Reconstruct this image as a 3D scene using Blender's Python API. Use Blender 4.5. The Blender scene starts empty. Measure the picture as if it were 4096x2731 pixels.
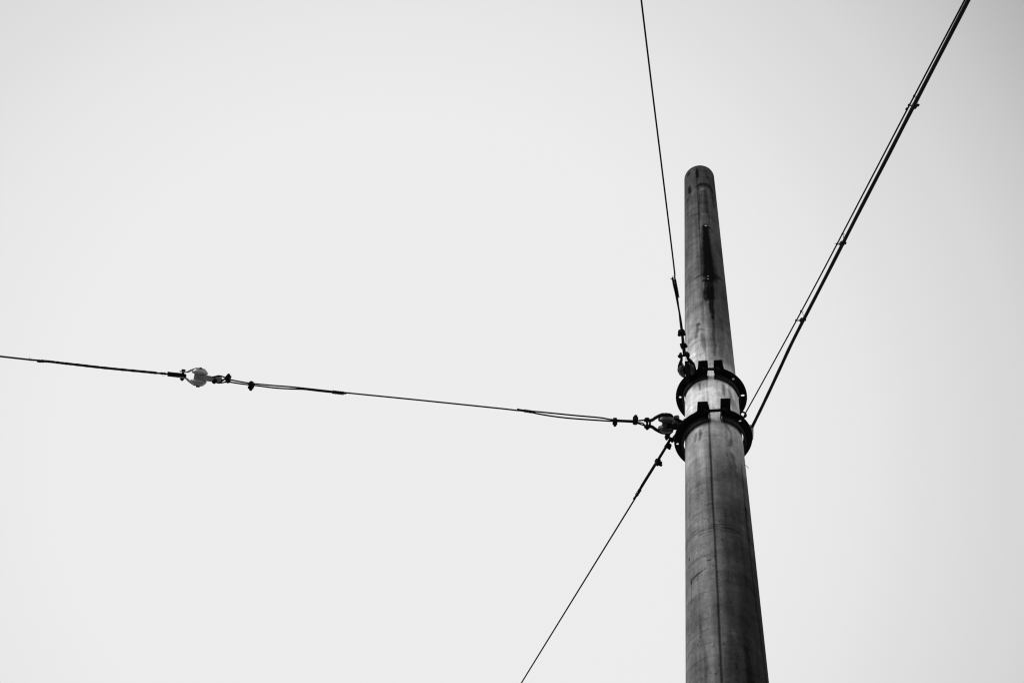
import bpy, bmesh, math, random
import numpy as np
from mathutils import Vector as V, Matrix
random.seed(7); rng = np.random.default_rng(7)
S = bpy.context.scene; COL = S.collection

# ------------------------------------------------------------------ camera
PW, PH, FPX = 4096.0, 2731.0, 3709.77          # size and focal length of the photograph in its own pixels
PITCH, ROLL = 1.0112, 0.28881
CAM = V((0, 0, 1.6))
FW = V((0, math.cos(PITCH), math.sin(PITCH)))
U0 = V((0, -math.sin(PITCH), math.cos(PITCH))); R0 = V((1, 0, 0))
RT = R0*math.cos(ROLL) + U0*math.sin(ROLL); UP = -R0*math.sin(ROLL) + U0*math.cos(ROLL)
cd = bpy.data.cameras.new('camera'); cam = bpy.data.objects.new('camera', cd); COL.objects.link(cam)
cd.sensor_width = 36; cd.lens = FPX*36/PW; cd.clip_start = .05; cd.clip_end = 3000
m = Matrix((RT, UP, -FW)).transposed().to_4x4(); m.translation = CAM; cam.matrix_world = m
S.camera = cam

def ray(px, py): return FW + RT*((px-PW/2)/FPX) + UP*((PH/2-py)/FPX)
def at(px, py, z):                              # point at height z seen at a place in the photograph
    d = ray(px, py); return CAM + d*((z-CAM.z)/d.z)
def depth(p): return (p-CAM).dot(FW)
def rad(px, p): return px*depth(p)/FPX          # a size in photo pixels -> metres at p

# ------------------------------------------------------------------ materials
def mat(name, build):
    M = bpy.data.materials.new(name); M.use_nodes = True; nt = M.node_tree
    b = nt.nodes['Principled BSDF']; build(nt, b); return M
def noise(nt, scale, detail=4, rough=.6, vec=None):
    n = nt.nodes.new('ShaderNodeTexNoise'); n.inputs['Scale'].default_value = scale
    n.inputs['Detail'].default_value = detail; n.inputs['Roughness'].default_value = rough
    if vec: nt.links.new(vec, n.inputs['Vector'])
    return n.outputs[0]
def coords(nt, sc=(1,1,1)):
    t = nt.nodes.new('ShaderNodeTexCoord'); mp = nt.nodes.new('ShaderNodeMapping')
    mp.inputs['Scale'].default_value = sc; nt.links.new(t.outputs['Object'], mp.inputs['Vector']); return mp.outputs[0]
def ramp(nt, fac, stops):
    r = nt.nodes.new('ShaderNodeValToRGB'); nt.links.new(fac, r.inputs[0]); e = r.color_ramp.elements
    while len(e) < len(stops): e.new(.5)
    for el, (p, c) in zip(e, stops): el.position = p; el.color = (c, c, c, 1)
    return r.outputs[0]
def math_(nt, op, a, b=None, clamp=False):
    n = nt.nodes.new('ShaderNodeMath'); n.operation = op; n.use_clamp = clamp
    for i, x in enumerate((a, b)):
        if x is None: continue
        if isinstance(x, (int, float)): n.inputs[i].default_value = x
        else: nt.links.new(x, n.inputs[i])
    return n.outputs[0]
def bump(nt, b, h, strength, dist):
    n = nt.nodes.new('ShaderNodeBump'); n.inputs['Strength'].default_value = strength; n.inputs['Distance'].default_value = dist
    nt.links.new(h, n.inputs['Height']); nt.links.new(n.outputs[0], b.inputs['Normal'])
def simple(name, lo, hi, rough, metal=0, sc=60, spec=.5, bs=.3):
    def f(nt, b):
        c = coords(nt); n = noise(nt, sc, 5, .65, c)
        nt.links.new(ramp(nt, n, [(.3, lo), (.7, hi)]), b.inputs['Base Color'])
        nt.links.new(ramp(nt, noise(nt, sc*2.3, 3, .6, c), [(.3, rough-.1), (.7, rough+.1)]), b.inputs['Roughness'])
        b.inputs['Metallic'].default_value = metal; b.inputs['Specular IOR Level'].default_value = spec
        bump(nt, b, n, bs, .002)
    return mat(name, f)
STEEL = simple('dark_weathered_steel', .003, .011, .7, 0, 70, .05)
EDGE  = simple('worn_steel_collar', .001, .028, .65, 0, 160, .12)
WIRE  = simple('dark_stranded_wire', .004, .012, .7, 0, 300, .08, .6)
GALV  = simple('dull_galvanised_strap', .13, .28, .55, .2, 120, .4)
DPORC = simple('dark_glazed_porcelain', .002, .028, .30, 0, 90, .35, .2)
PORC  = simple('grey_glazed_porcelain', .17, .30, .28, 0, 40, .5, .1)
RUBBER= simple('black_cable_sheath', .005, .012, .55, 0, 30, .15, .15)
SLEEVE= simple('grey_moulded_sleeve', .2, .32, .5, 0, 50, .4, .1)
SOCK  = simple('bright_steel_socket', .5, .65, .4, 0, 50, .5, .1)

def concrete(nt, b):
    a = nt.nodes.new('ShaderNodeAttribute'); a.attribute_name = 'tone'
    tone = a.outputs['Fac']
    c = coords(nt)
    hb = noise(nt, 1, 5, .65, coords(nt, (5, 5, 55)))      # rings left by the spun mould: long round the pole, short along it
    vs = noise(nt, 1, 5, .6, coords(nt, (55, 55, 2.2)))    # rain streaks: long down the pole
    fine = noise(nt, 260, 3, .7, c); blot = noise(nt, 9, 5, .6, c)
    v = math_(nt, 'MULTIPLY', ramp(nt, hb, [(.3, .86), (.7, 1.12)]), ramp(nt, vs, [(.3, .76), (.7, 1.22)]))
    v = math_(nt, 'MULTIPLY', v, ramp(nt, fine, [(.25, .72), (.75, 1.28)]))
    v = math_(nt, 'MULTIPLY', v, ramp(nt, blot, [(.3, .70), (.7, 1.28)]))
    v = math_(nt, 'MULTIPLY', v, ramp(nt, noise(nt, 42, 4, .7, c), [(.3, .78), (.7, 1.2)]))
    pits = nt.nodes.new('ShaderNodeTexVoronoi'); pits.inputs['Scale'].default_value = 75; nt.links.new(c, pits.inputs['Vector'])
    pm = ramp(nt, pits.outputs['Distance'], [(.08, .35), (.16, 1)])
    sel = ramp(nt, noise(nt, 14, 2, .5, c), [(.50, 1), (.58, 0)])
    pm = math_(nt, 'MAXIMUM', pm, sel)
    v = math_(nt, 'MULTIPLY', v, pm)
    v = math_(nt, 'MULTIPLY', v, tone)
    cr = nt.nodes.new('ShaderNodeCombineColor')
    for i in range(3): nt.links.new(v, cr.inputs[i])
    nt.links.new(cr.outputs[0], b.inputs['Base Color'])
    b.inputs['Roughness'].default_value = .9; b.inputs['Specular IOR Level'].default_value = .02
    h = math_(nt, 'ADD', math_(nt, 'MULTIPLY', fine, .5), hb)
    h = math_(nt, 'ADD', h, pm)
    bump(nt, b, h, .35, .0015)
CONC = mat('weathered_spun_concrete', concrete)
def gnd(nt, b):
    c = coords(nt); n = noise(nt, 3, 8, .65, c)
    nt.links.new(ramp(nt, n, [(.3, .16), (.7, .26)]), b.inputs['Base Color']); b.inputs['Roughness'].default_value = .95
    bump(nt, b, noise(nt, 60, 4, .7, c), .5, .01)
GND = mat('pale_gravel_ground', gnd)

# ------------------------------------------------------------------ mesh builder
class MB:
    def __init__(s): s.v = []; s.f = []; s.sm = []
    def add(s, vs, fs, sm=True):
        o = len(s.v); s.v += [tuple(p) for p in vs]
        for i, f in enumerate(fs):
            s.f.append([o+k for k in f]); s.sm.append(sm if isinstance(sm, bool) else sm[i])
        return s
    def tube(s, pts, r, n=10, closed=False, flat=None):
        """round tube along pts; flat=(direction, half width, half thickness) makes a flat bar instead"""
        pts = [V(p) for p in pts]; N = len(pts); rs = r if isinstance(r, (list, tuple)) else [r]*N
        vs = []; prev = None
        for i, p in enumerate(pts):
            a = pts[(i-1) % N] if (closed or i) else p; c = pts[(i+1) % N] if (closed or i < N-1) else p
            t = (c-a).normalized()
            if flat:
                e1 = flat[0]-t*flat[0].dot(t); e1.normalize(); e2 = t.cross(e1)
                w, h = flat[1], flat[2]; cb = min(w, h)*.45
                ring = [(w-cb, -h), (w, -h+cb), (w, h-cb), (w-cb, h), (-w+cb, h), (-w, h-cb), (-w, -h+cb), (-w+cb, -h)]
                vs += [p+e1*x+e2*y for x, y in ring]
            else:
                if prev is None: prev = t.orthogonal().normalized()
                e1 = (prev-t*prev.dot(t)).normalized(); prev = e1; e2 = t.cross(e1)
                vs += [p+(e1*math.cos(k*2*math.pi/n)+e2*math.sin(k*2*math.pi/n))*rs[i] for k in range(n)]
        if flat: n = 8
        fs = []; sm = []
        for i in range(N if closed else N-1):
            for k in range(n):
                j = (i+1) % N; fs.append([i*n+k, i*n+(k+1) % n, j*n+(k+1) % n, j*n+k]); sm.append(not flat)
        if not closed: fs += [list(range(n))[::-1], list(range((N-1)*n, N*n))]; sm += [False, False]
        return s.add(vs, fs, sm)
    def lathe(s, o, ax, prof, n=32, smooth=True):
        ax = ax.normalized(); e1 = ax.orthogonal().normalized(); e2 = ax.cross(e1); vs = []
        for t, r in prof: vs += [o+ax*t+(e1*math.cos(k*2*math.pi/n)+e2*math.sin(k*2*math.pi/n))*r for k in range(n)]
        fs = []
        for i in range(len(prof)-1):
            for k in range(n): fs.append([i*n+k, i*n+(k+1) % n, (i+1)*n+(k+1) % n, (i+1)*n+k])
        sm = [smooth]*len(fs)
        fs += [list(range(n))[::-1], list(range((len(prof)-1)*n, len(prof)*n))]; sm += [False, False]
        return s.add(vs, fs, sm)
    def nut(s, o, ax, r, h):                    # hexagonal, edges turned off
        return s.lathe(o, ax, [(-h/2, r*.86), (-h/2+r*.16, r), (h/2-r*.16, r), (h/2, r*.86)], 6, False)
    def box(s, o, a, b, c, hx, hy, hz, bev=.15):
        bm = bmesh.new(); bmesh.ops.create_cube(bm, size=2)
        for v in bm.verts: v.co = V((v.co.x*hx, v.co.y*hy, v.co.z*hz))
        bmesh.ops.bevel(bm, geom=bm.edges[:], offset=min(hx, hy, hz)*bev*2, segments=2, affect='EDGES', profile=.5)
        a, b, c = a.normalized(), b.normalized(), c.normalized(); bm.verts.index_update()
        s.add([o+a*v.co.x+b*v.co.y+c*v.co.z for v in bm.verts], [[v.index for v in f.verts] for f in bm.faces], False); bm.free(); return s
    def build(s, name, material, parent=None, origin=None):
        o0 = wloc(parent) if parent else (origin or V((0, 0, 0)))
        me = bpy.data.meshes.new(name); me.from_pydata([(x-o0.x, y-o0.y, z-o0.z) for x, y, z in s.v], [], s.f)
        me.polygons.foreach_set('use_smooth', s.sm); me.materials.append(material)
        bm = bmesh.new(); bm.from_mesh(me); bmesh.ops.recalc_face_normals(bm, faces=bm.faces); bm.to_mesh(me); bm.free()
        o = bpy.data.objects.new(name, me); COL.objects.link(o)
        if parent: o.parent = parent
        else: o.location = o0
        return o
def wloc(o):
    p = V((0, 0, 0))
    while o: p += o.location; o = o.parent
    return p
def tag(o, label=None, cat=None, group=None, kind=None):
    for k, x in (('label', label), ('category', cat), ('group', group), ('kind', kind)):
        if x: o[k] = x
    return o
def thing(name, loc, label, cat, group=None):
    o = bpy.data.objects.new(name, None); COL.objects.link(o); o.location = loc; o.empty_display_size = .05
    return tag(o, label, cat, group)
def smooth(P, k=6):
    P = [V(p) for p in P]; out = []
    Q = [P[0]*2-P[1]]+P+[P[-1]*2-P[-2]]
    for i in range(1, len(Q)-2):
        a, b, c, d = Q[i-1:i+3]
        for j in range(k):
            t = j/k; out.append(.5*((2*b)+(c-a)*t+(2*a-5*b+4*c-d)*t*t+(3*b-a-3*c+d)*t**3))
    out.append(P[-1]); return out
def path(px, z, k=6):
    """photo points -> smoothed run at height z (a number, or a function of the point); an optional third value lifts the point"""
    return smooth([at(p[0], p[1], z+(p[2] if len(p) > 2 else 0)) for p in px], k)
def coil(P, R, r, pitch):
    """helical whipping round the run P"""
    P = [V(p) for p in P]; L = [0]
    for a, b in zip(P, P[1:]): L.append(L[-1]+(b-a).length)
    n = max(int(L[-1]/pitch*10), 20); out = []
    for i in range(n+1):
        d = L[-1]*i/n; j = max(k for k in range(len(L)) if L[k] <= d+1e-9); j = min(j, len(P)-2)
        t = (d-L[j])/max(L[j+1]-L[j], 1e-6); p = P[j].lerp(P[j+1], t); u = (P[j+1]-P[j]).normalized()
        e1 = u.cross(V((0, 0, 1))).normalized(); e2 = u.cross(e1); a = 2*math.pi*d/pitch
        rr = R*(1+.12*math.sin(a*.37)); out.append(p+e1*math.cos(a)*rr+e2*math.sin(a)*rr)
    return out

# ------------------------------------------------------------------ setting
def ground():
    b = MB(); n = 64
    rs = [0, 3, 8, 20, 60, 200, 1500]; vs = [V((0, 0, 0))]; fs = []
    for r in rs[1:]: vs += [V((r*math.cos(2*math.pi*k/n), r*math.sin(2*math.pi*k/n), 0)) for k in range(n)]
    for k in range(n): fs.append([0, 1+k, 1+(k+1) % n])
    for i in range(len(rs)-2):
        for k in range(n): fs.append([1+i*n+k, 1+(i+1)*n+k, 1+(i+1)*n+(k+1) % n, 1+i*n+(k+1) % n])
    b.add(vs, fs, False); tag(b.build('ground', GND), kind='structure')
ground()

# ------------------------------------------------------------------ concrete pole
PX, PY, PTOP, TAPER = .866, 2.04905, 7.42574, .005327
PB = V((PX, PY, 0))
def prad(z): return .095+(PTOP-z)*TAPER
def on_pole(px, py):                            # where a photo point falls on the pole: angle round it and height
    d = ray(px, py); t = 1.0
    ox, oy = CAM.x-PX, CAM.y-PY; r = prad(5)
    for _ in range(12):
        A = d.x**2+d.y**2; B = 2*(ox*d.x+oy*d.y); C = ox*ox+oy*oy-r*r; q = B*B-4*A*C
        t = (-B-math.sqrt(max(q, 0)))/(2*A); r = prad(CAM.z+d.z*t)
    p = CAM+d*t; return math.atan2(p.y-PY, p.x-PX), p.z
FACE = math.atan2(-PY, -PX)                     # side of the pole that faces the viewer
NA = 320
zs = np.concatenate([np.linspace(0, 3.1, 24)[:-1], np.arange(3.1, PTOP-.006, .004), [PTOP-.004, PTOP-.0015, PTOP]])
ang = np.linspace(-math.pi, math.pi, NA, endpoint=False)
A, Z = np.meshgrid(ang, zs)
def wrap(a): return (a+math.pi) % (2*math.pi)-math.pi
def sstep(x, a, b): t = np.clip((x-a)/(b-a), 0, 1); return t*t*(3-2*t)
def vnoise(u, v, seed):
    r = np.random.default_rng(seed); T = r.random((256, 256)); ui, vi = np.floor(u).astype(int), np.floor(v).astype(int)
    fu, fv = u-ui, v-vi; fu = fu*fu*(3-2*fu); fv = fv*fv*(3-2*fv); g = lambda a, b: T[a % 256, b % 256]
    return (g(ui, vi)*(1-fu)+g(ui+1, vi)*fu)*(1-fv)+(g(ui, vi+1)*(1-fu)+g(ui+1, vi+1)*fu)*fv
def fbm(u, v, seed): return sum(vnoise(u*2**k, v*2**k, seed+k)*.5**k for k in range(4))/1.875
X_ = wrap(A-FACE)*prad(Z)                       # metres round the pole from the facing side; + is towards the right of the photo
warp = (fbm(X_*40+50, Z*14, 3)-.5)*.012
dark = np.ones_like(A); deep = np.zeros_like(A)
def uv(px, py): a, z = on_pole(px, py); return wrap(a-FACE)*prad(z), z
def scale_at(py):                               # metres of concrete (round, and up) that one photo pixel covers at this height
    px = np.interp(py, [661, 1600, 2731], [2800, 2848, 2908]); a, b = uv(px, py), uv(px, py-2); c = uv(px+4, py)
    return abs(c[0]-a[0])/4, abs(b[1]-a[1])/2
def stroke(pts, w, k, soft=1.0, ragged=1.0):
    """a stain or a line on the concrete through photo points; w = half width in photo pixels (list or number), k = how much it darkens (<0 pales)"""
    global dark
    P = [uv(*p) for p in pts]; W = w if isinstance(w, (list, tuple)) else [w]*len(P)
    if len(P) == 1: P = [P[0], (P[0][0], P[0][1]+.001)]; W = list(W)*2
    best = np.full_like(A, 9.); mx, mz = scale_at(pts[0][1]) if len(pts) == 1 else scale_at((pts[0][1]+pts[-1][1])/2)
    for (x0, z0), (x1, z1), w0, w1 in zip(P, P[1:], W, W[1:]):
        dx, dz = (x1-x0)/mx, (z1-z0)/mz; L = dx*dx+dz*dz+1e-9
        xx = (X_+warp*ragged-x0)/mx; zz = (Z-z0)/mz
        t = np.clip((xx*dx+zz*dz)/L, 0, 1); d = np.hypot(xx-dx*t, zz-dz*t)/(w0+(w1-w0)*t)
        best = np.minimum(best, d)
    mk = 1-sstep(best, 1-.5*soft, 1+.9*soft)
    mk = mk*(.65+.7*fbm(X_*120+9, Z*60, 11)).clip(0, 1)
    dark = dark*(1-k*mk); return mk
def zof(px, py): return on_pole(px, py)[1]
# overall tone: old grey concrete, paler round the bands, darker to the top and foot and on the right of the mould seam
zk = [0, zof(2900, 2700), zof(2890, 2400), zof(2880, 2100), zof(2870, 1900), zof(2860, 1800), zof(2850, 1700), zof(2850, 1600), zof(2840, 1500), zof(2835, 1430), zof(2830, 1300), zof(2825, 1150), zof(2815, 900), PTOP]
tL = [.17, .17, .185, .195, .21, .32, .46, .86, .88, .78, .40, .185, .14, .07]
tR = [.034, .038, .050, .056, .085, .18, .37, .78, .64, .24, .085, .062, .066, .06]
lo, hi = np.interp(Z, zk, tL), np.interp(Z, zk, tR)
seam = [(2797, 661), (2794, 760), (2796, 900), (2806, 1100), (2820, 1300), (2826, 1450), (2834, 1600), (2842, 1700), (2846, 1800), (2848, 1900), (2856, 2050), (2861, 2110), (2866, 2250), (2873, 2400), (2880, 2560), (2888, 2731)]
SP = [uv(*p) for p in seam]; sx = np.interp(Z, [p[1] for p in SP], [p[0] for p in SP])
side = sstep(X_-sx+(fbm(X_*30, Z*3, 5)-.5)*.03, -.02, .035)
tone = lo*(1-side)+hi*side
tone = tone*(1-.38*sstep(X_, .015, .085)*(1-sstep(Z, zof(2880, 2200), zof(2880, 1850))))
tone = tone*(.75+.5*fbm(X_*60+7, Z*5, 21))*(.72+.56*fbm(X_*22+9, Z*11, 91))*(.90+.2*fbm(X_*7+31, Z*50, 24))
# mould seam
wob = X_-sx+(fbm(Z*6, Z*0+3, 8)-.5)*.004
s_str = np.interp(Z, [0, zof(2846, 1800), zof(2842, 1690), zof(2835, 1560), zof(2820, 1300), zof(2796, 900), PTOP], [.72, .78, .6, .30, .25, .5, .5])
dark *= 1-s_str*(1-sstep(np.abs(wob), .0014, .006))
deep += .0016*(1-sstep(np.abs(wob), 0, .0035))
dark *= 1-.42*s_str*(1-sstep(np.abs(wob+.010), .004, .016))*fbm(X_*20, Z*4, 44)*1.6
# stains, runs, sockets and cracks, top to foot
stroke([(2752, 702), (2757, 694)], 5, .85); stroke([(2789, 680), (2790, 706)], [4, 5], .9); stroke([(2823, 684), (2829, 710)], [4, 7], .6)
stroke([(2851, 700), (2857, 745), (2861, 790)], [3, 5, 3], .8, 1, .3)
stroke([(2758, 750), (2759, 766)], [6, 7], .9); stroke([(2752, 800), (2760, 775)], [9, 7], .45)
stroke([(2784, 748), (2800, 738), (2825, 739), (2843, 750), (2850, 770)], [2, 5, 7, 7, 5], .8)
stroke([(2801, 757), (2811, 755)], 4, -.8, 1); stroke([(2795, 756)], 4, .6)
stroke([(2820, 762), (2824, 800), (2828, 850)], [4, 8, 5], .55); stroke([(2849, 780), (2855, 830)], [5, 3], .55)
stroke([(2795, 812), (2826, 810)], 2, .45); stroke([(2797, 780), (2798, 880)], 3, .55, 1, .4)
stroke([(2803, 857), (2832, 857)], 2, -.45); stroke([(2836, 858), (2838, 896)], 2.5, .5)
stroke([(2807, 876), (2827, 876)], 15, -.3)
stroke([(2811, 906), (2818, 903), (2828, 903), (2838, 912)], [3, 5, 5, 3], .7)
stroke([(2823, 915), (2827, 980), (2832, 1030), (2838, 1100)], [13, 16, 18, 20], .96, .9); stroke([(2823, 915), (2832, 1010), (2837, 1095)], [8, 10, 12], .8)
stroke([(2806, 930), (2812, 1000), (2818, 1090)], [5, 8, 12], .45)
stroke([(2842, 1100), (2850, 1160)], [26, 22], .4)
stroke([(2762, 880), (2795, 850)], 4, .3); stroke([(2745, 885), (2775, 860)], 3, .3)
stroke([(2780, 1113), (2800, 1103), (2840, 1100), (2862, 1106), (2882, 1115)], [3, 4, 8, 9, 4], .6)
stroke([(2813, 1122), (2825, 1122), (2846, 1122)], 4, .85); 
stroke([(2838, 1124), (2842, 1155), (2843, 1185)], [13, 14, 13], .93, .4, .3)
stroke([(2826, 1160), (2828, 1190)], [11, 13], .9, .5)
stroke([(2822, 1120), (2822, 1150)], 4, .8); stroke([(2832, 1134)], 4, -1.5); stroke([(2825, 1154)], 5, -1.5); stroke([(2837, 1207)], 6, -1.4)
stroke([(2845, 1190), (2847, 1240), (2850, 1270)], [10, 9, 6], .9, .5)
stroke([(2850, 1270), (2854, 1330), (2860, 1420)], [6, 5, 4], .5)
stroke([(2786, 1300), (2795, 1298)], 5, .5); stroke([(2790, 1300), (2786, 1330), (2784, 1350)], [7, 6, 4], .55)
stroke([(2788, 1322), (2800, 1315), (2812, 1318)], 3, .5); stroke([(2808, 1338), (2813, 1360), (2818, 1400)], [6, 7, 4], .5)
stroke([(2800, 1380), (2812, 1480)], [9, 6], .25); stroke([(2880, 1290), (2888, 1400)], [16, 10], .3)
stroke([(2797, 1535), (2798, 1560)], [5, 3], .6); stroke([(2894, 1545), (2897, 1575)], [7, 6], .62, 1); stroke([(2915, 1560), (2935, 1610), (2938, 1650)], [6, 12, 8], .38)
stroke([(2800, 1722), (2798, 1735)], 6, .5); stroke([(2785, 1735), (2783, 1760)], [4, 5], .5); stroke([(2802, 1735), (2797, 1755)], [7, 6], .6)
stroke([(2903, 1700), (2925, 1730), (2927, 1760)], [7, 5, 6], .4); stroke([(2925, 1765), (2918, 1778)], 7, .5)
stroke([(2905, 1810), (2908, 1822)], 3, .45); stroke([(2930, 1822), (2935, 1832)], 8, .55); stroke([(2938, 1850), (2942, 1865)], 7, .4)
stroke([(2965, 1860), (2976, 1980), (2985, 2080), (3000, 2200), (3012, 2320), (3030, 2450), (3050, 2600), (3066, 2731)], [4, 4, 6, 4, 6, 5, 6, 6], .58, 1, .3)
stroke([(2984, 2036)], 6, .95, .6, .2); stroke([(2985, 2040), (2989, 2080)], [3, 2], .8, 1, .3)
stroke([(2920, 1858), (2950, 1900)], [8, 6], .25)
def hoop(px, py, x0, x1, w, k, seed):           # a hairline running round the pole at one height
    global dark
    z = zof(px, py)+(fbm(X_*25, X_*0, seed)-.5)*.010; mz = scale_at(py)[1]*w*.5; mk = 1-sstep(np.abs(Z-z), mz*.5, mz*1.4)
    brk = .25+.75*sstep(fbm(X_*22+3, Z*0, seed+1), .34, .46)
    dark *= 1-k*mk*brk*sstep(X_, x0, x0+.01)*(1-sstep(X_, x1-.01, x1))
for i, (y, w, k) in enumerate(((2096, 3.2, .75), (2104, 2.2, .5), (2110, 3, .7), (2116, 1.6, .4), (2122, 1.6, .35))): hoop(2880, y, -.2, .2, w, k, 60+i*3)
for i in range(26):
    y = 1080+i*26+random.uniform(-9, 9); hoop(2800, y, -.2, -.02+random.uniform(-.03, .03), random.uniform(3, 7), random.uniform(.08, .22), 100+i*2)
for i in range(22):
    y = 1900+i*36+random.uniform(-12, 12); hoop(2820, y, -.2, -.01+random.uniform(-.03, .03), random.uniform(4, 9), random.uniform(.10, .24), 180+i*2)
for i in range(14): hoop(2790, 690+i*28, -.2, .0, 6, random.uniform(.08, .25), 240+i*2)
stroke([(2766, 2333), (2765, 2320), (2785, 2300), (2812, 2281)], [4, 5, 4.5, 3], .75, .7, .3); stroke([(2766, 2330), (2767, 2412)], [4, 3], .5, 1, .3)
stroke([(2757, 2232), (2759, 2238)], 3.5, .8); stroke([(2830, 2240), (2843, 2237)], 2.5, .7); stroke([(2911, 2320), (2922, 2330)], 3, .4)
stroke([(2800, 2500), (2823, 2620), (2826, 2731)], [5, 7, 8], .38); stroke([(2985, 2590), (2995, 2660), (3000, 2731)], [8, 12, 14], .5)
stroke([(2930, 2524)], 9, -.45); stroke([(2940, 2538)], 8, -.4); stroke([(2902, 2553)], 9, -.3); stroke([(2990, 2545)], 7, -.25)
stroke([(2943, 2668)], 4, .7); stroke([(2951, 2625)], 3, .6); stroke([(2790, 2208)], 3, -.9); stroke([(2885, 2445)], 4, -.5)
stroke([(2918, 2560), (2910, 2600)], 14, .25); stroke([(2970, 2480), (2975, 2560)], [22, 26], .3)
for _ in range(240):                            # blow holes
    x, y = random.uniform(2745, 3060), random.uniform(1860, 2731)
    if x > 2975+(y-1860)*.1: continue
    u_, z_ = uv(x, y); r_ = random.uniform(.8, 2.2)*.001
    dark *= 1-random.uniform(.35, .8)*(1-sstep(np.hypot(X_-u_, Z-z_), r_*.7, r_*1.7+.001))
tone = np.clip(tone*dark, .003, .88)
RAD = prad(Z)-deep; RAD[-3] -= 0; RAD[-2] -= .0012; RAD[-1] -= .004
vx, vy = PX+RAD*np.cos(A), PY+RAD*np.sin(A); NZ = len(zs)
co = np.stack([vx-PX, vy-PY, Z], -1).reshape(-1, 3)
co = np.concatenate([co, [[0, 0, PTOP]]]); ii = np.arange((NZ-1)*NA); row, cc = ii//NA, ii % NA; c2 = (cc+1) % NA
quads = np.stack([row*NA+cc, row*NA+c2, (row+1)*NA+c2, (row+1)*NA+cc], -1)
top = np.stack([(NZ-1)*NA+np.arange(NA), (NZ-1)*NA+(np.arange(NA)+1) % NA, np.full(NA, NZ*NA)], -1)
me = bpy.data.meshes.new('shaft'); me.vertices.add(len(co)); me.vertices.foreach_set('co', co.ravel())
nl = quads.size+top.size; me.loops.add(nl); me.loops.foreach_set('vertex_index', np.concatenate([quads.ravel(), top.ravel()]).astype(np.int32))
nf = len(quads)+len(top); me.polygons.add(nf)
st = np.concatenate([np.arange(len(quads))*4, len(quads)*4+np.arange(len(top))*3]).astype(np.int32); me.polygons.foreach_set('loop_start', st)
me.polygons.foreach_set('use_smooth', np.concatenate([np.ones(len(quads), bool), np.zeros(len(top), bool)]))
me.update(calc_edges=True); me.validate()
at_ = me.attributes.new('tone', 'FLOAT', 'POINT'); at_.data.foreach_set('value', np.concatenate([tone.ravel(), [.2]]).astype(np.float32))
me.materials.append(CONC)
pole = thing('utility_pole', PB, 'tall round tapering concrete utility pole with dark streaks and a long mould seam', 'utility pole')
sh = bpy.data.objects.new('shaft', me); COL.objects.link(sh); sh.parent = pole
def sock(px, py, r, length=.006, mt=SOCK):
    a, z = on_pole(px, py); n = V((math.cos(a), math.sin(a), 0)); p = V((PX, PY, z))+n*(prad(z)-.003)
    MB().lathe(p, n, [(0, r), (length-.001, r), (length, r*.8), (length, r*.45), (length-.003, r*.4)], 16).build('step_bolt_socket', mt, pole)
sock(2823, 904, .0062); sock(2809, 1108, .0042, mt=GALV); sock(2832, 1106, .0050, mt=GALV); sock(2832, 1117, .0046, mt=GALV)

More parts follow.
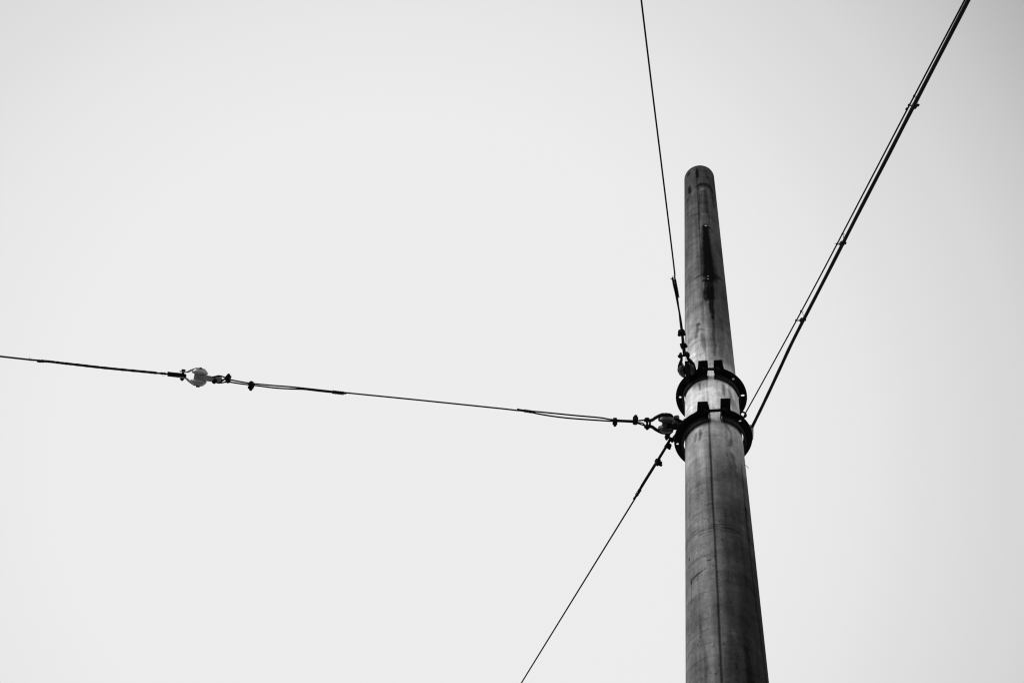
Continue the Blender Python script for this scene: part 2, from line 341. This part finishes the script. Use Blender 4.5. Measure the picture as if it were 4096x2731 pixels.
# ------------------------------------------------------------------ pole bands
class Ring:
    def __init__(s, z, R, Rin, tx, ty, cx, cy):
        s.o = V((PX+cx, PY+cy, z)); s.R, s.Rin = R, Rin
        s.n = V((-tx, -ty, 1)).normalized(); s.x = (V((1, 0, tx))).normalized(); s.y = s.n.cross(s.x)
    def p2(s, px, py, lift=0):                  # photo point -> coordinates in the band's own plane
        d = ray(px, py); o = s.o+s.n*lift; t = (o-CAM).dot(s.n)/d.dot(s.n); q = CAM+d*t-o; return q.dot(s.x), q.dot(s.y)
    def w(s, x, y, z=0): return s.o+s.x*x+s.y*y+s.n*z
def band(ring, lugL, lugR, holes, label, bolt, arms):
    T = thing('pole_band', ring.o, label, 'pole band', 'bolted steel bands round the pole')
    def ang2(px): x, y = ring.p2(*px); return math.atan2(y, x), math.hypot(x, y)
    # lug: (inner edge foot, inner top, outer top, outer foot)
    L = [ring.p2(*p) for p in lugL]; Rr = [ring.p2(*p) for p in lugR]
    aL = math.atan2(L[0][1], L[0][0]); aR = math.atan2(Rr[0][1], Rr[0][0])
    aLo = math.atan2(L[-1][1], L[-1][0]); aRo = math.atan2(Rr[-1][1], Rr[-1][0])
    def arc(a0, a1, r, n=90):                   # clockwise seen from above: from the left lug round the back to the right lug
        while a1 > a0: a1 -= 2*math.pi
        return [(r*math.cos(a0+(a1-a0)*i/n), r*math.sin(a0+(a1-a0)*i/n)) for i in range(n+1)]
    poly = [(ring.Rin*math.cos(aL), ring.Rin*math.sin(aL))]+L[1:-1]+arc(aLo, aRo, ring.R)+Rr[1:-1][::-1]
    poly += arc(aL, aR, ring.Rin)[::-1][:-1]
    cu = bpy.data.curves.new('flange', 'CURVE'); cu.dimensions = '2D'; cu.fill_mode = 'BOTH'; cu.extrude = .0018; cu.bevel_depth = .0006
    def spl(pts):
        sp = cu.splines.new('POLY'); sp.points.add(len(pts)-1); sp.use_cyclic_u = True
        for q, (x, y) in zip(sp.points, pts): q.co = (x, y, 0, 1)
    spl(poly)
    for (hx, hy, a, b) in holes:
        x, y = ring.p2(hx, hy); th = math.atan2(y, x)
        spl([(x+a*math.cos(t)*math.cos(th)-b*math.sin(t)*math.sin(th), y+a*math.cos(t)*math.sin(th)+b*math.sin(t)*math.cos(th)) for t in [2*math.pi*k/20 for k in range(20)]])
    tmp = bpy.data.objects.new('tmp', cu); COL.objects.link(tmp); bpy.context.view_layer.update()
    me = bpy.data.meshes.new_from_object(tmp.evaluated_get(bpy.context.evaluated_depsgraph_get())); bpy.data.objects.remove(tmp)
    me.name = 'flange'; M3 = Matrix((ring.x, ring.y, ring.n)).transposed().to_4x4()
    me.transform(Matrix.Translation(ring.n*.0022) @ M3); me.materials.clear(); me.materials.append(STEEL)
    f = bpy.data.objects.new('flange', me); COL.objects.link(f); f.parent = T
    # upright collar hanging from the flange's inner edge
    b = MB(); n = 96; a0, a1 = aL, aR
    while a1 > a0: a1 -= 2*math.pi
    vs = []; h = .032
    for i in range(n+1):
        a = a0+(a1-a0)*i/n; c, s_ = math.cos(a), math.sin(a); ri = ring.Rin-.0005; ro = ring.Rin+.0065
        vs += [ring.w(ri*c, ri*s_, -.0005), ring.w(ro*c, ro*s_, -.0005), ring.w(ro*c, ro*s_, -h+.001), ring.w((ro-.001)*c, (ro-.001)*s_, -h), ring.w(ri*c, ri*s_, -h)]
    fs = []
    for i in range(n):
        for k in range(5): fs.append([i*5+k, i*5+(k+1) % 5, (i+1)*5+(k+1) % 5, (i+1)*5+k])
    fs += [[0, 1, 2, 3, 4], [n*5+k for k in (4, 3, 2, 1, 0)]]
    b.add(vs, fs, False); b.build('collar', EDGE, T)
    # bolting plates, one at each lug
    for P in (L, Rr):
        q0, q1 = V((*P[0], 0)), V((*P[1], 0)); d = (q1-q0); out = d.normalized(); sgn = 1 if P is L else -1
        other = V((*(P[2]), 0)); side = (other-q1).normalized()
        lug = MB(); c = (q0.lerp(q1, .55)) + side*.0035; hl = d.length*.44
        lug.box(ring.w(c.x, c.y, -.016), ring.x*out.x+ring.y*out.y, ring.x*side.x+ring.y*side.y, ring.n, hl, .0035, .0155)
        lug.build('bolting_plate', STEEL, T)
    (bx0, by0), (bx1, by1) = [ring.p2(*p, -.014) for p in bolt]
    p0, p1 = ring.w(bx0, by0, -.014), ring.w(bx1, by1, -.014); u = (p1-p0).normalized()
    bo = MB().tube([p0-u*.022, p1+u*.026], .0058, 14).build('clamping_bolt', STEEL, T)
    MB().nut(p0-u*.018, u, .0105, .008).build('bolt_head', STEEL, bo)
    MB().nut(p1+u*.014, u, .0105, .009).build('nut', STEEL, bo)
    for pts, z, w_, t_ in arms:                 # tongues that reach out to the insulators
        P = [at(x, y, z) for x, y in pts]
        MB().tube(P, 0, flat=(V((0, 0, 1)), t_, w_)).build('insulator_tongue', STEEL, T)
    return T
up_ring = Ring(4.89384, .14538, .1115, -.03228, -.03555, -.0003, .0004)
lo_ring = Ring(4.5985, .1507, .1165, .09104, -.01306, -.0016, .0006)
band(up_ring, [(2832, 1519), (2832, 1470), (2830, 1443), (2793.5, 1445), (2792, 1471), (2789, 1479), (2780, 1483)],
     [(2855, 1519), (2855, 1470), (2856, 1442), (2889, 1441), (2892, 1466), (2898, 1476)],
     [(2721, 1589, .0058, .0058), (2933.5, 1516.5, .0058, .0058), (2971, 1582, .0088, .0058)],
     'black steel band with lugs close together, upper of the two round the concrete pole', [(2832, 1476), (2856, 1476)],
     [([(2752, 1522), (2750, 1480), (2748, 1449)], 4.885, .0095, .011)])
band(lo_ring, [(2839, 1692), (2838, 1636), (2830, 1607), (2791, 1609), (2789, 1645), (2779, 1650)],
     [(2879, 1688), (2882, 1640), (2883, 1596), (2922, 1595), (2921, 1636), (2926, 1641)],
     [(2710.5, 1776, .0058, .0055), (2960, 1684.5, .0058, .0055)],
     'black steel band with widely parted lugs, lower of the two round the concrete pole', [(2838, 1643), (2883, 1640)],
     [([(2740, 1706), (2716, 1708), (2690, 1707), (2668, 1700)], 4.596, .008, .012),
      ([(2745, 1693), (2720, 1684), (2700, 1672)], 4.615, .006, .006)])

# ------------------------------------------------------------------ insulator units
def unit(center, u, label, pin_at=.070, half=.035, spin=0, tilt=0, group='spool insulators in strap clevises', far=False, sc=1.0):
    z = V((0, 0, 1)); u = u.normalized(); s = u.cross(z).normalized()
    if tilt:                                     # turn the spool and strap about the pull of the wire
        Rm = Matrix.Rotation(tilt, 3, u); s = Rm @ s
    w = u.cross(s)
    T = thing('spool_insulator', center, label, 'insulator', group); c = center
    k = sc
    prof = [(-.035, .006), (-.0345, .015), (-.031, .023), (-.025, .029), (-.018, .0325), (-.0135, .031), (-.012, .025), (-.010, .0185), (0, .0165)]
    prof = prof+[(-t, r) for t, r in prof[:-1][::-1]]
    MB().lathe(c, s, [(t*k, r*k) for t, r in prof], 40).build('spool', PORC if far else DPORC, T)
    for sg in (-1, 1): MB().lathe(c+s*sg*.0335*k, s*sg, [(-.004, .018*k), (.0012, .018*k), (.0016, .016*k)], 28).build('end_hollow_shade', STEEL, T)  # dark disc standing in for the shaded hollow of each spool end
    for sg in (-1, 1):
        P = smooth([c+u*(-.024*k)+s*sg*(half-.009), c+u*(-.014*k)+s*sg*(half-.001), c+u*.004+s*sg*half, c+u*.018+s*sg*(half-.001), c+u*(pin_at*.55)+s*sg*half*.66, c+u*(pin_at*.78)+s*sg*.013, c+u*(pin_at+.012)+s*sg*.0125], 6)
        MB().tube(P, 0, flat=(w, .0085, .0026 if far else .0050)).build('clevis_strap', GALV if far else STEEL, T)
    ax = MB().tube([c-s*(half+.006), c+s*(half+.006)], .0055, 12).build('axle_bolt', STEEL, T)
    MB().nut(c+s*(half+.0045), s, .009, .006).build('nut', STEEL, ax)
    p = c+u*pin_at
    pn = MB().tube([p-s*.022, p+s*.026], .0048, 12).build('pin_bolt', STEEL, T)
    MB().nut(p-s*.019, s, .0095, .0075).build('bolt_head', STEEL, pn); MB().nut(p+s*.0185, s, .0095, .007).build('nut', STEEL, pn)
    return T, s, w, p
def dirpx(a, b, z): return (at(*b, z)-at(*a, z)).normalized()

Z_UP, Z_L, Z_LOW = 4.905, 4.605, 4.70
uU = dirpx((2739, 1430), (2565, 0), Z_UP)
unit(at(2748, 1477, Z_UP), dirpx((2748, 1477), (2737, 1424), Z_UP), 'dark spool insulator on the upper band, held by the wire that climbs beside the pole', .068, .031)
unit(at(2665, 1694, Z_L), dirpx((2665, 1694), (2592, 1693), Z_L), 'spool insulator on the lower band holding the wire that runs left', .074, .037, tilt=.3)
unit(at(2716, 1696, Z_LOW), dirpx((2716, 1696), (2681, 1752), Z_LOW), 'spool insulator mostly hidden behind the bands, above the wire going down to the left', .078, .034)
FT, fs_, fw_, fp_ = unit(at(797, 1508, Z_L), dirpx((797, 1508), (730, 1498), Z_L), 'pale spool insulator hung out in mid span on the left wire, away from the pole', .072, .035, tilt=.60, far=True, sc=1.02)
# neck strap of the mid-span unit
fc = at(797, 1508, Z_L); fu = dirpx((797, 1508), (730, 1498), Z_L)
P = []
for a in np.linspace(math.radians(100), math.radians(-100), 15): P.append(fc+fu*math.cos(a)*.0195+fw_*math.sin(a)*.0195)
P = [fc-fu*.078+fw_*.006, fc-fu*.055+fw_*.008, fc-fu*.03+fw_*.0155]+P+[fc-fu*.03-fw_*.0155, fc-fu*.055-fw_*.008, fc-fu*.078-fw_*.006]
MB().tube(P, 0, flat=(fs_, .0115, .0018)).build('neck_strap', GALV, FT)
ep = at(864, 1517, Z_L)
eb = MB().tube([ep-V((0, 0, .022)), ep+V((0, 0, .020))], .0085, 16).build('eye_bolt', STEEL, FT)
MB().lathe(ep+(at(874, 1516, Z_L)-ep)+V((0, 0, -.004)), V((0, 0, 1)), [(-.004, .011), (0, .013), (.012, .013)], 24).build('thimble_seat', GALV, FT)

# ------------------------------------------------------------------ wires
def beyond(a, b, metres):                       # carry a run on past the photo's edge
    return b+(b-a).normalized()*metres
def strand_r(p, px): return rad(px*1.18/2, p)
def wire(name, label, cat, P0, group=None): return thing(name, P0, label, cat, group)
def fray(T, origin, direction, n, L, r=.0009):
    b = MB()
    for _ in range(n):
        j = V([random.uniform(-1, 1) for _ in range(3)]); d = (direction.normalized()+j*.28).normalized(); o = origin+j*.003
        b.tube([o, o+d*L*.5+j*.001, o+d*L*random.uniform(.8, 1.2)+j*.004], [r, r, r*.5], 5)
    b.build('frayed_end', WIRE, T)

G = 'wires and cables fixed to the pole'
# 1 wire rising past the pole's left side
a, b_ = at(2739, 1424, Z_UP), at(2695, 1060, Z_UP); e = at(2565, 0, Z_UP)
W1 = wire('stay_wire', 'single dark wire rising steeply just left of the pole top', 'wire', a, G)
P = path([(2735, 1424), (2730, 1380), (2727, 1340), (2721, 1290), (2716, 1240), (2708, 1180), (2699, 1110), (2695, 1060), (2646, 660), (2605, 330), (2565, 0)], Z_UP)
MB().tube(P+[beyond(P[-8], P[-1], 30)], strand_r(e, 6.2), 10).build('strand', WIRE, W1)
P = path([(2742, 1424), (2736, 1380), (2730, 1330), (2724, 1285), (2713, 1225), (2702, 1170), (2695, 1140), (2690, 1110)], Z_UP-.004)
MB().tube(P, strand_r(a, 6), 10).build('folded_tail', WIRE, W1)
P = path([(2711, 1190), (2706, 1160), (2701, 1135), (2698, 1118)], Z_UP-.002)
MB().tube(coil(P, strand_r(a, 9), .0011, .0036), .0014, 6).build('binding', WIRE, W1)
fray(W1, at(2694, 1120, Z_UP), dirpx((2700, 1150), (2690, 1092), Z_UP), 2, .020, .0018)
fray(W1, at(2706, 1150, Z_UP), dirpx((2706, 1160), (2708, 1128), Z_UP), 2, .012, .0008)

# 2 left span between pole and mid-span insulator
o2 = at(2592, 1690, Z_L)
strand_r = lambda p, px: rad(px*1.07/2, p)
W2 = wire('stay_wire', 'doubled dark wire between the lower band and the mid-span insulator', 'wire', o2, G)
top_ = [(864, 1505), (880, 1503), (905, 1511), (925, 1519), (990, 1531), (1050, 1537.5), (1100, 1542), (1165, 1547), (1250, 1556), (1340, 1566), (1390, 1571), (1450, 1577), (1700, 1602), (2000, 1633), (2070, 1641), (2125, 1644), (2200, 1651), (2300, 1661), (2400, 1670), (2450, 1678), (2530, 1682), (2560, 1681), (2582, 1679)]
P = path(top_, Z_L); MB().tube(P, strand_r(o2, 6), 10).build('strand', WIRE, W2)
P = path([(860, 1526), (872, 1531), (890, 1530), (912, 1527), (960, 1534), (1000, 1539), (1035, 1543), (1100, 1551), (1165, 1555), (1215, 1556.5), (1280, 1564), (1340, 1570), (1384, 1574)], Z_L-.003)
MB().tube(P, strand_r(o2, 6), 10).build('folded_tail', WIRE, W2)
P = path([(864, 1505), (852, 1508), (849, 1517), (853, 1525), (864, 1528), (880, 1527), (895, 1519)], Z_L-.001)
MB().tube(P, strand_r(o2, 6), 10).build('loop', WIRE, W2)
P = path([(872, 1528), (890, 1519), (900, 1515)], Z_L-.002)
MB().tube(P, strand_r(o2, 5), 8).build('loop_strand', WIRE, W2)
P = path([(1331, 1567.5), (1345, 1569), (1362, 1571), (1376, 1572.5)], Z_L-.001)
MB().tube(coil(P, strand_r(o2, 12.5), .001, .0036), .0013, 6).build('binding', WIRE, W2)
fray(W2, at(1376, 1570, Z_L), dirpx((1360, 1570), (1390, 1573), Z_L), 4, .014, .0008)
fray(W2, at(1340, 1568, Z_L), dirpx((1345, 1570), (1334, 1560), Z_L), 2, .010, .0007)
P = path([(2072, 1638), (2100, 1641), (2125, 1648), (2150, 1654), (2190, 1661), (2240, 1668), (2300, 1674), (2400, 1681), (2450, 1684), (2530, 1688), (2556, 1694), (2582, 1703)], Z_L-.003)
MB().tube(P, strand_r(o2, 6), 10).build('folded_tail', WIRE, W2)
P = path([(2530, 1686), (2556, 1689), (2570, 1691), (2578, 1698)], Z_L+.004); MB().tube(P, strand_r(o2, 5), 8).build('loop_strand', WIRE, W2)
P = path([(2582, 1678), (2594, 1680), (2600, 1690), (2597, 1701), (2584, 1704)], Z_L+.001); MB().tube(P, strand_r(o2, 8), 10).build('loop', WIRE, W2)
P = path([(2098, 1642), (2112, 1644), (2126, 1647)], Z_L-.001); MB().tube(coil(P, strand_r(o2, 11), .001, .0034), .0013, 6).build('binding', WIRE, W2)
P = path([(2068, 1637), (2085, 1640.5), (2100, 1643)], Z_L-.001); MB().tube(P, strand_r(o2, 9), 8).build('tape_wrap', WIRE, W2)
fray(W2, at(2120, 1649, Z_L), dirpx((2100, 1645), (2125, 1651), Z_L), 2, .010, .0007)
P = path([(2138, 1651), (2150, 1656), (2162, 1656)], Z_L-.006); MB().tube(P, .0012, 6).build('loose_strand', WIRE, W2)

# 3 far left span
o3 = at(730, 1500, Z_L)
strand_r = lambda p, px: rad(px*1.18/2, p)
W3 = wire('stay_wire', 'dark wire with a long thickened sleeve leaving the mid-span insulator for the left edge', 'wire', o3, G)
P = path([(734, 1501), (700, 1498), (660, 1495), (640, 1493), (600, 1489), (400, 1469), (250, 1452), (150, 1441), (116, 1438), (0, 1425)], Z_L)
MB().tube(P+[beyond(P[-8], P[-1], 30)], strand_r(o3, 6.4), 10).build('strand', WIRE, W3)
base = path([(630, 1492.5), (622, 1491), (600, 1488.5), (500, 1479), (400, 1469), (300, 1457.5), (250, 1452), (200, 1446), (170, 1444), (158, 1444), (146, 1441)], Z_L, 10)
rr = [rad((10.5+.8*math.sin(i*1.7)+random.uniform(-.5, .5))/2, p) for i, p in enumerate(base)]
for i in range(8): rr[i] = rad((6.5+.5*i)/2, base[i])
for i in range(1, 24): rr[-i] = rad((6.5 if i < 5 else 12.5)/2, base[-i])
MB().tube(base, rr, 12).build('grip_sleeve', WIRE, W3)
for dy in (-6, 0, 6.5):
    P = path([(737, 1503+dy), (715, 1500+dy), (690, 1497.5+dy*.95), (671, 1495+dy)], Z_L+dy*.0002); MB().tube(P, rad(3.6, o3), 8).build('folded_strand', WIRE, W3)
P = path([(737, 1497), (741, 1503), (737, 1511)], Z_L); MB().tube(P, rad(5, o3), 10).build('loop', WIRE, W3)
P = path([(663, 1494), (650, 1493), (641, 1493)], Z_L-.001); MB().tube(coil(P, rad(4.5, o3), .001, .005), .0012, 6).build('binding', WIRE, W3)
fray(W3, at(118, 1437, Z_L), V((.2, .5, -.6)), 2, .008, .0008); fray(W3, at(118, 1437, Z_L), V((0, -.6, .5)), 2, .008, .0008); fray(W3, at(661, 1500, Z_L), V((0, -.6, -.3)), 1, .01, .0007)

# 4 wire falling away to lower left
o4 = at(2683, 1752, Z_LOW)
W4 = wire('stay_wire', 'dark wire slanting from behind the lower band down to the bottom edge', 'wire', o4, G)
P = path([(2686, 1752), (2660, 1798), (2621, 1862), (2570, 1944), (2505, 2050), (2300, 2382), (2084.6, 2731)], Z_LOW)
MB().tube(P+[beyond(P[-8], P[-1], 30)], strand_r(o4, 5.6), 10).build('strand', WIRE, W4)
P = path([(2680, 1752), (2656, 1795), (2617, 1858), (2566, 1940), (2552, 1970), (2540, 1988)], Z_LOW-.003); MB().tube(P, strand_r(o4, 5.2), 10).build('folded_tail', WIRE, W4)
P = path([(2560, 1958), (2551, 1972), (2545, 1982)], Z_LOW-.001); MB().tube(coil(P, strand_r(o4, 10), .001, .005), .0016, 6).build('binding', WIRE, W4)
P = path([(2542, 1984), (2538, 1989), (2534, 1995)], Z_LOW-.004); MB().tube(P, strand_r(o4, 6), 8).build('cut_end', WIRE, W4)
P = path([(2677, 1756), (2674, 1762), (2672, 1765)], Z_LOW-.01); MB().tube(P, .0016, 8).build('loose_strand', WIRE, W4)

# 5 thin messenger and thick cable going up right
ZA, ZB = 4.68, 4.46
def rising(pts, za, zb):                        # straight fall in height from the pole (za) to the photo's top edge (zb)
    out = []
    for x, y in pts: t = (1706-y)/1706; out.append(at(x, y, za+(zb-za)*t))
    return smooth(out, 8)
thin_px = [(2977, 1668), (2981, 1654), (3033, 1560), (3148.5, 1350), (3280, 1106), (3414, 850), (3531, 626), (3649, 400), (3859.5, 0)]
P = rising(thin_px, ZA+.06, ZB+.06); o5 = P[0]
W5 = wire('messenger_wire', 'thin taut wire running up right beside the thick cable', 'wire', o5, G)
P = P+[beyond(P[-8], P[-1], 30)]
MB().tube(P, [strand_r(at(3033, 1560, ZA+.06), 4.4)]*len(P), 8).build('strand', WIRE, W5)
P = smooth([at(2977, 1665, ZA+.06), at(2977, 1672, ZA+.06), at(2977, 1680, ZA+.07)], 4); MB().tube(P, .0014, 6).build('loose_end', WIRE, W5)
cab_px = [(3009, 1707), (3013, 1698), (3040, 1643), (3079.6, 1560), (3128, 1456), (3178, 1350), (3306, 1102), (3434.7, 850), (3551, 626), (3667, 400), (3874, 0)]
P = rising(cab_px, ZA, ZB); o6 = P[0]
W6 = wire('power_cable', 'thick black sheathed cable rising to the upper right corner', 'cable', o6, G)
rr = [  .0061*(1+.03*math.sin(i*.9)) for i in range(len(P))]
MB().tube(P+[beyond(P[-8], P[-1], 30)], rr+[.0061], 14).build('sheath', RUBBER, W6)
# hook that holds the thin wire
T = thing('wire_hook', at(2975, 1655, ZA+.08), 'small bent steel hook behind the lower band, carrying the thin wire', 'hook')
P = smooth([at(2950, 1630, 4.86), at(2966, 1645, ZA+.10), at(2978, 1650, ZA+.07), at(2984, 1660, ZA+.055), at(2980, 1667, ZA+.055), at(2970, 1666, ZA+.06), at(2955, 1656, ZA+.065), at(2940, 1648, ZA+.07)], 6)
MB().tube(P, rad(3.6, P[10]), 12).build('hook_rod', STEEL, T)
T = thing('cable_end_sleeve', at(3000, 1720, ZA), 'pale tapered end sleeve of the thick cable, peeking out beside the lower band', 'cable sleeve')
c0, c1 = at(3000, 1703, ZA+.012), at(3003, 1762, ZA-.012); ax = (c1-c0); L = ax.length
MB().lathe(c0, ax, [(-.004, .006), (-.002, .0125), (.002, .0135), (.004, .0125), (.006, .0125), (.008, .0135), (L*.55, .012), (L*.9, .010), (L, .006)], 28).build('sleeve', SLEEVE, T)
MB().tube(smooth([c1, at(2985, 1775, ZA-.015), at(2960, 1780, ZA-.01), at(2930, 1770, ZA+.03)], 5), .004, 10).build('tail_lead', RUBBER, T)

def tie(tx, ty, hx, hy, cx, cy, up_t, label, spur):
    f = lambda y, off: ZA+off+(ZB-ZA)*(1706-y)/1706
    c = at(cx, cy, f(cy, 0)); t0 = at(tx, ty, f(ty, .06)); t1 = at(hx, hy, f(hy, .06))
    T = thing('cable_tie', c, label, 'cable tie', 'hangers that lash the thick cable to the thin wire')
    c2 = at(cx+(tx-hx)*.5, cy-(hy-ty)*.5, f(cy-(hy-ty)*.5, 0)); u = (c2-c).normalized()
    MB().lathe(c-u*.007, u, [(0, .0055), (.001, .0082), (.006, .0092), (.0105, .0088), (.014, .0074), (.015, .0055)], 18).build('collar', RUBBER, T)
    rt = u.cross(V((0, 0, 1))).normalized()
    if rt.dot(RT) < 0: rt = -rt
    MB().box(c+rt*.0088+u*.006, u, rt, V((0, 0, 1)), .0038, .003, .0045).build('buckle', RUBBER, T)
    MB().tube(smooth([t1+(t1-c)*.06, t1, t1.lerp(c, .35)-V((0, 0, .002)), c-rt*.006], 5), [.0021]*16, 8).build('hanger_arm', STEEL, T)
    MB().lathe(t1-u*.004, u, [(0, .0022), (.002, .0036), (.006, .0036), (.008, .0022)], 10).build('arm_wrap', STEEL, T)
    MB().lathe(t0-u*.004, u, [(0, .0022), (.002, .0034), (.006, .0034), (.008, .0022)], 10).build('wire_wrap', STEEL, T)
    MB().tube([t0, t0.lerp(c2, .5), c2-rt*.004], .0010, 6).build('lashing', STEEL, T)
    MB().tube([t0, t0+rt*.009+V((0, 0, -.001))], .0010, 6).build('lashing_end', STEEL, T)
    if spur: MB().tube([t1, t1-rt*.010], [.0012, .0007], 6).build('spur', STEEL, T)
    if up_t: MB().lathe(at(hx-10, hy+18, f(hy+18, .06))-u*.003, u, [(0, .002), (.003, .0042), (.007, .0042), (.010, .002)], 10).build('wire_knot', STEEL, T)
tie(3657, 384, 3636, 421, 3657, 425, True, 'black cable tie highest on the thick cable, near the upper right corner', False)
tie(3370, 935, 3348, 976, 3368, 975, False, 'black cable tie with a small spur, between the other two ties', True)
tie(3204, 1244, 3184, 1281, 3208, 1281, False, 'black cable tie lowest on the thick cable, nearest the pole', False)

# ------------------------------------------------------------------ wire clips
def clip(px, py, z, along, v, label, sc=1.0, flip=False):
    c = at(px, py, z); u = dirpx((px, py), along, z)
    v = (v-u*v.dot(u)).normalized(); w = u.cross(v)
    T = thing('wire_clip', c, label, 'wire clip', 'bolted clips that pinch the doubled wires')
    k = sc
    MB().box(c+v*.0075*k, u, v, w, .0095*k, .0050*k, .0125*k, .25).build('saddle', STEEL, T)
    MB().box(c-v*.0058*k, u, v, w, .0080*k, .0030*k, .0105*k, .3).build('keeper_plate', STEEL, T)
    P = [c+v*.024*k+w*.0082*k, c+v*.004*k+w*.0082*k]+[c-v*(.004*k+.0082*k*math.sin(t))+w*.0082*k*math.cos(t) for t in np.linspace(0, math.pi, 9)]+[c+v*.004*k-w*.0082*k, c+v*.021*k-w*.0082*k]
    ub = MB().tube(P, .0028*k, 10).build('u_bolt', STEEL, T)
    for sg, h in ((1, .0155), (-1, .015)):
        MB().nut(c+v*h*k+w*.0082*k*sg, v, .0064*k, .0062*k).build('nut', STEEL, ub)
    return T
def img(px, py, dx, dy, z, lift=0):
    return (at(px+dx, py+dy, z)-at(px, py, z)).normalized()+V((0, 0, lift))
clip(2460, 1683, Z_L, (2540, 1686), img(2460, 1690, 0, 20, Z_L), 'wire clip with bolt ends down, outer of two on the left wire near the pole', 1.0)
clip(2541, 1684, Z_L, (2560, 1686), img(2541, 1690, 0, -20, Z_L), 'wire clip with bolt ends up, on the left wire close to the pole insulator', 1.12)
clip(912, 1518, Z_L, (960, 1526), img(912, 1518, 3, -20, Z_L), 'wire clip with bolt ends up, against the mid-span insulator', 1.12)
clip(1004, 1538, Z_L, (1050, 1542), img(1004, 1538, -2, 20, Z_L), 'wire clip with bolt ends down, just right of the mid-span insulator', 1.12)
clip(2726, 1329, Z_UP, (2732, 1380), V((-.1, -.3, -1)), 'wire clip like a dark knot, upper of two on the wire beside the pole', 1.15)
clip(2732, 1381, Z_UP, (2737, 1415), V((.5, .1, -1)), 'wire clip, lower of two on the wire beside the pole, above its insulator', 1.0)
clip(2632, 1846, Z_LOW, (2600, 1897), V((.3, -.2, -1)), 'wire clip on the downward slanting wire, farther from the band', 1.1)
clip(2674, 1781, Z_LOW, (2650, 1820), V((-.2, -.5, -1)), 'wire clip on the downward slanting wire, closer to the band', 1.0)

# stray fibre on the pole's right edge
p0 = at(2981, 1861, 4.30); a_, z_ = on_pole(2978, 1862)
q = V((PX, PY, z_))+V((math.cos(a_), math.sin(a_), 0))*prad(z_)
dq = rad(1, q)
MB().tube(smooth([q-RT*dq*2+UP*dq*4, q+RT*dq*7, q+RT*dq*12-UP*dq*4, q+RT*dq*16-UP*dq*11], 5), .0009, 6).build('loose_fibre', WIRE, None, q)
o = bpy.data.objects['loose_fibre']; tag(o, 'hair thin curled fibre sticking out of the pole side below the bands', 'fibre')

# ------------------------------------------------------------------ light
SUN = V((-.86, -.18, .62)).normalized()         # towards the veiled sun: off to the left
sd = bpy.data.lights.new('sun', 'SUN'); sd.energy = 1.5; sd.angle = math.radians(28); sd.color = (1, .995, .99)
so = bpy.data.objects.new('sun', sd); COL.objects.link(so); so.rotation_euler = SUN.to_track_quat('Z', 'Y').to_euler(); so.location = (-6, -1, 9)
W = bpy.data.worlds.new('World'); S.world = W; W.use_nodes = True; nt = W.node_tree; bg = nt.nodes['Background']
sky = nt.nodes.new('ShaderNodeTexSky'); sky.sky_type = 'NISHITA'; sky.sun_disc = False
sky.sun_elevation = math.asin(SUN.z); sky.sun_rotation = math.atan2(SUN.x, SUN.y); sky.dust_density = 6; sky.ozone_density = 1
bw = nt.nodes.new('ShaderNodeRGBToBW'); nt.links.new(sky.outputs[0], bw.inputs[0])
tc = nt.nodes.new('ShaderNodeTexCoord')
G0 = ray(1650, 1800).normalized()                # the brightest part of the cloud sheet
dot = nt.nodes.new('ShaderNodeVectorMath'); dot.operation = 'DOT_PRODUCT'; dot.inputs[1].default_value = G0; nt.links.new(tc.outputs['Generated'], dot.inputs[0])
ac = math_(nt, 'ARCCOSINE', dot.outputs['Value']); deg = math_(nt, 'MULTIPLY', ac, 57.29578/100)
cl = noise(nt, 1.6, 3, .5, tc.outputs['Generated'])
deg = math_(nt, 'ADD', deg, math_(nt, 'MULTIPLY', math_(nt, 'SUBTRACT', cl, .5), .02))
glow = ramp(nt, deg, [(0, .87), (.20, .86), (.26, .82), (.31, .745), (.35, .69), (.385, .60), (.43, .44), (.55, .42), (.8, .85)])
v = math_(nt, 'ADD', math_(nt, 'MULTIPLY', glow, 10*.97), math_(nt, 'MULTIPLY', bw.outputs[0], .03))
cc_ = nt.nodes.new('ShaderNodeCombineColor')
for i in range(3): nt.links.new(v, cc_.inputs[i])
nt.links.new(cc_.outputs[0], bg.inputs['Color']); bg.inputs['Strength'].default_value = .1

S.render.engine = 'CYCLES'; S.cycles.max_bounces = 6; S.cycles.filter_width = 1.15
S.view_settings.view_transform = 'Standard'; S.view_settings.look = 'None'; S.view_settings.exposure = 0; S.view_settings.gamma = 1
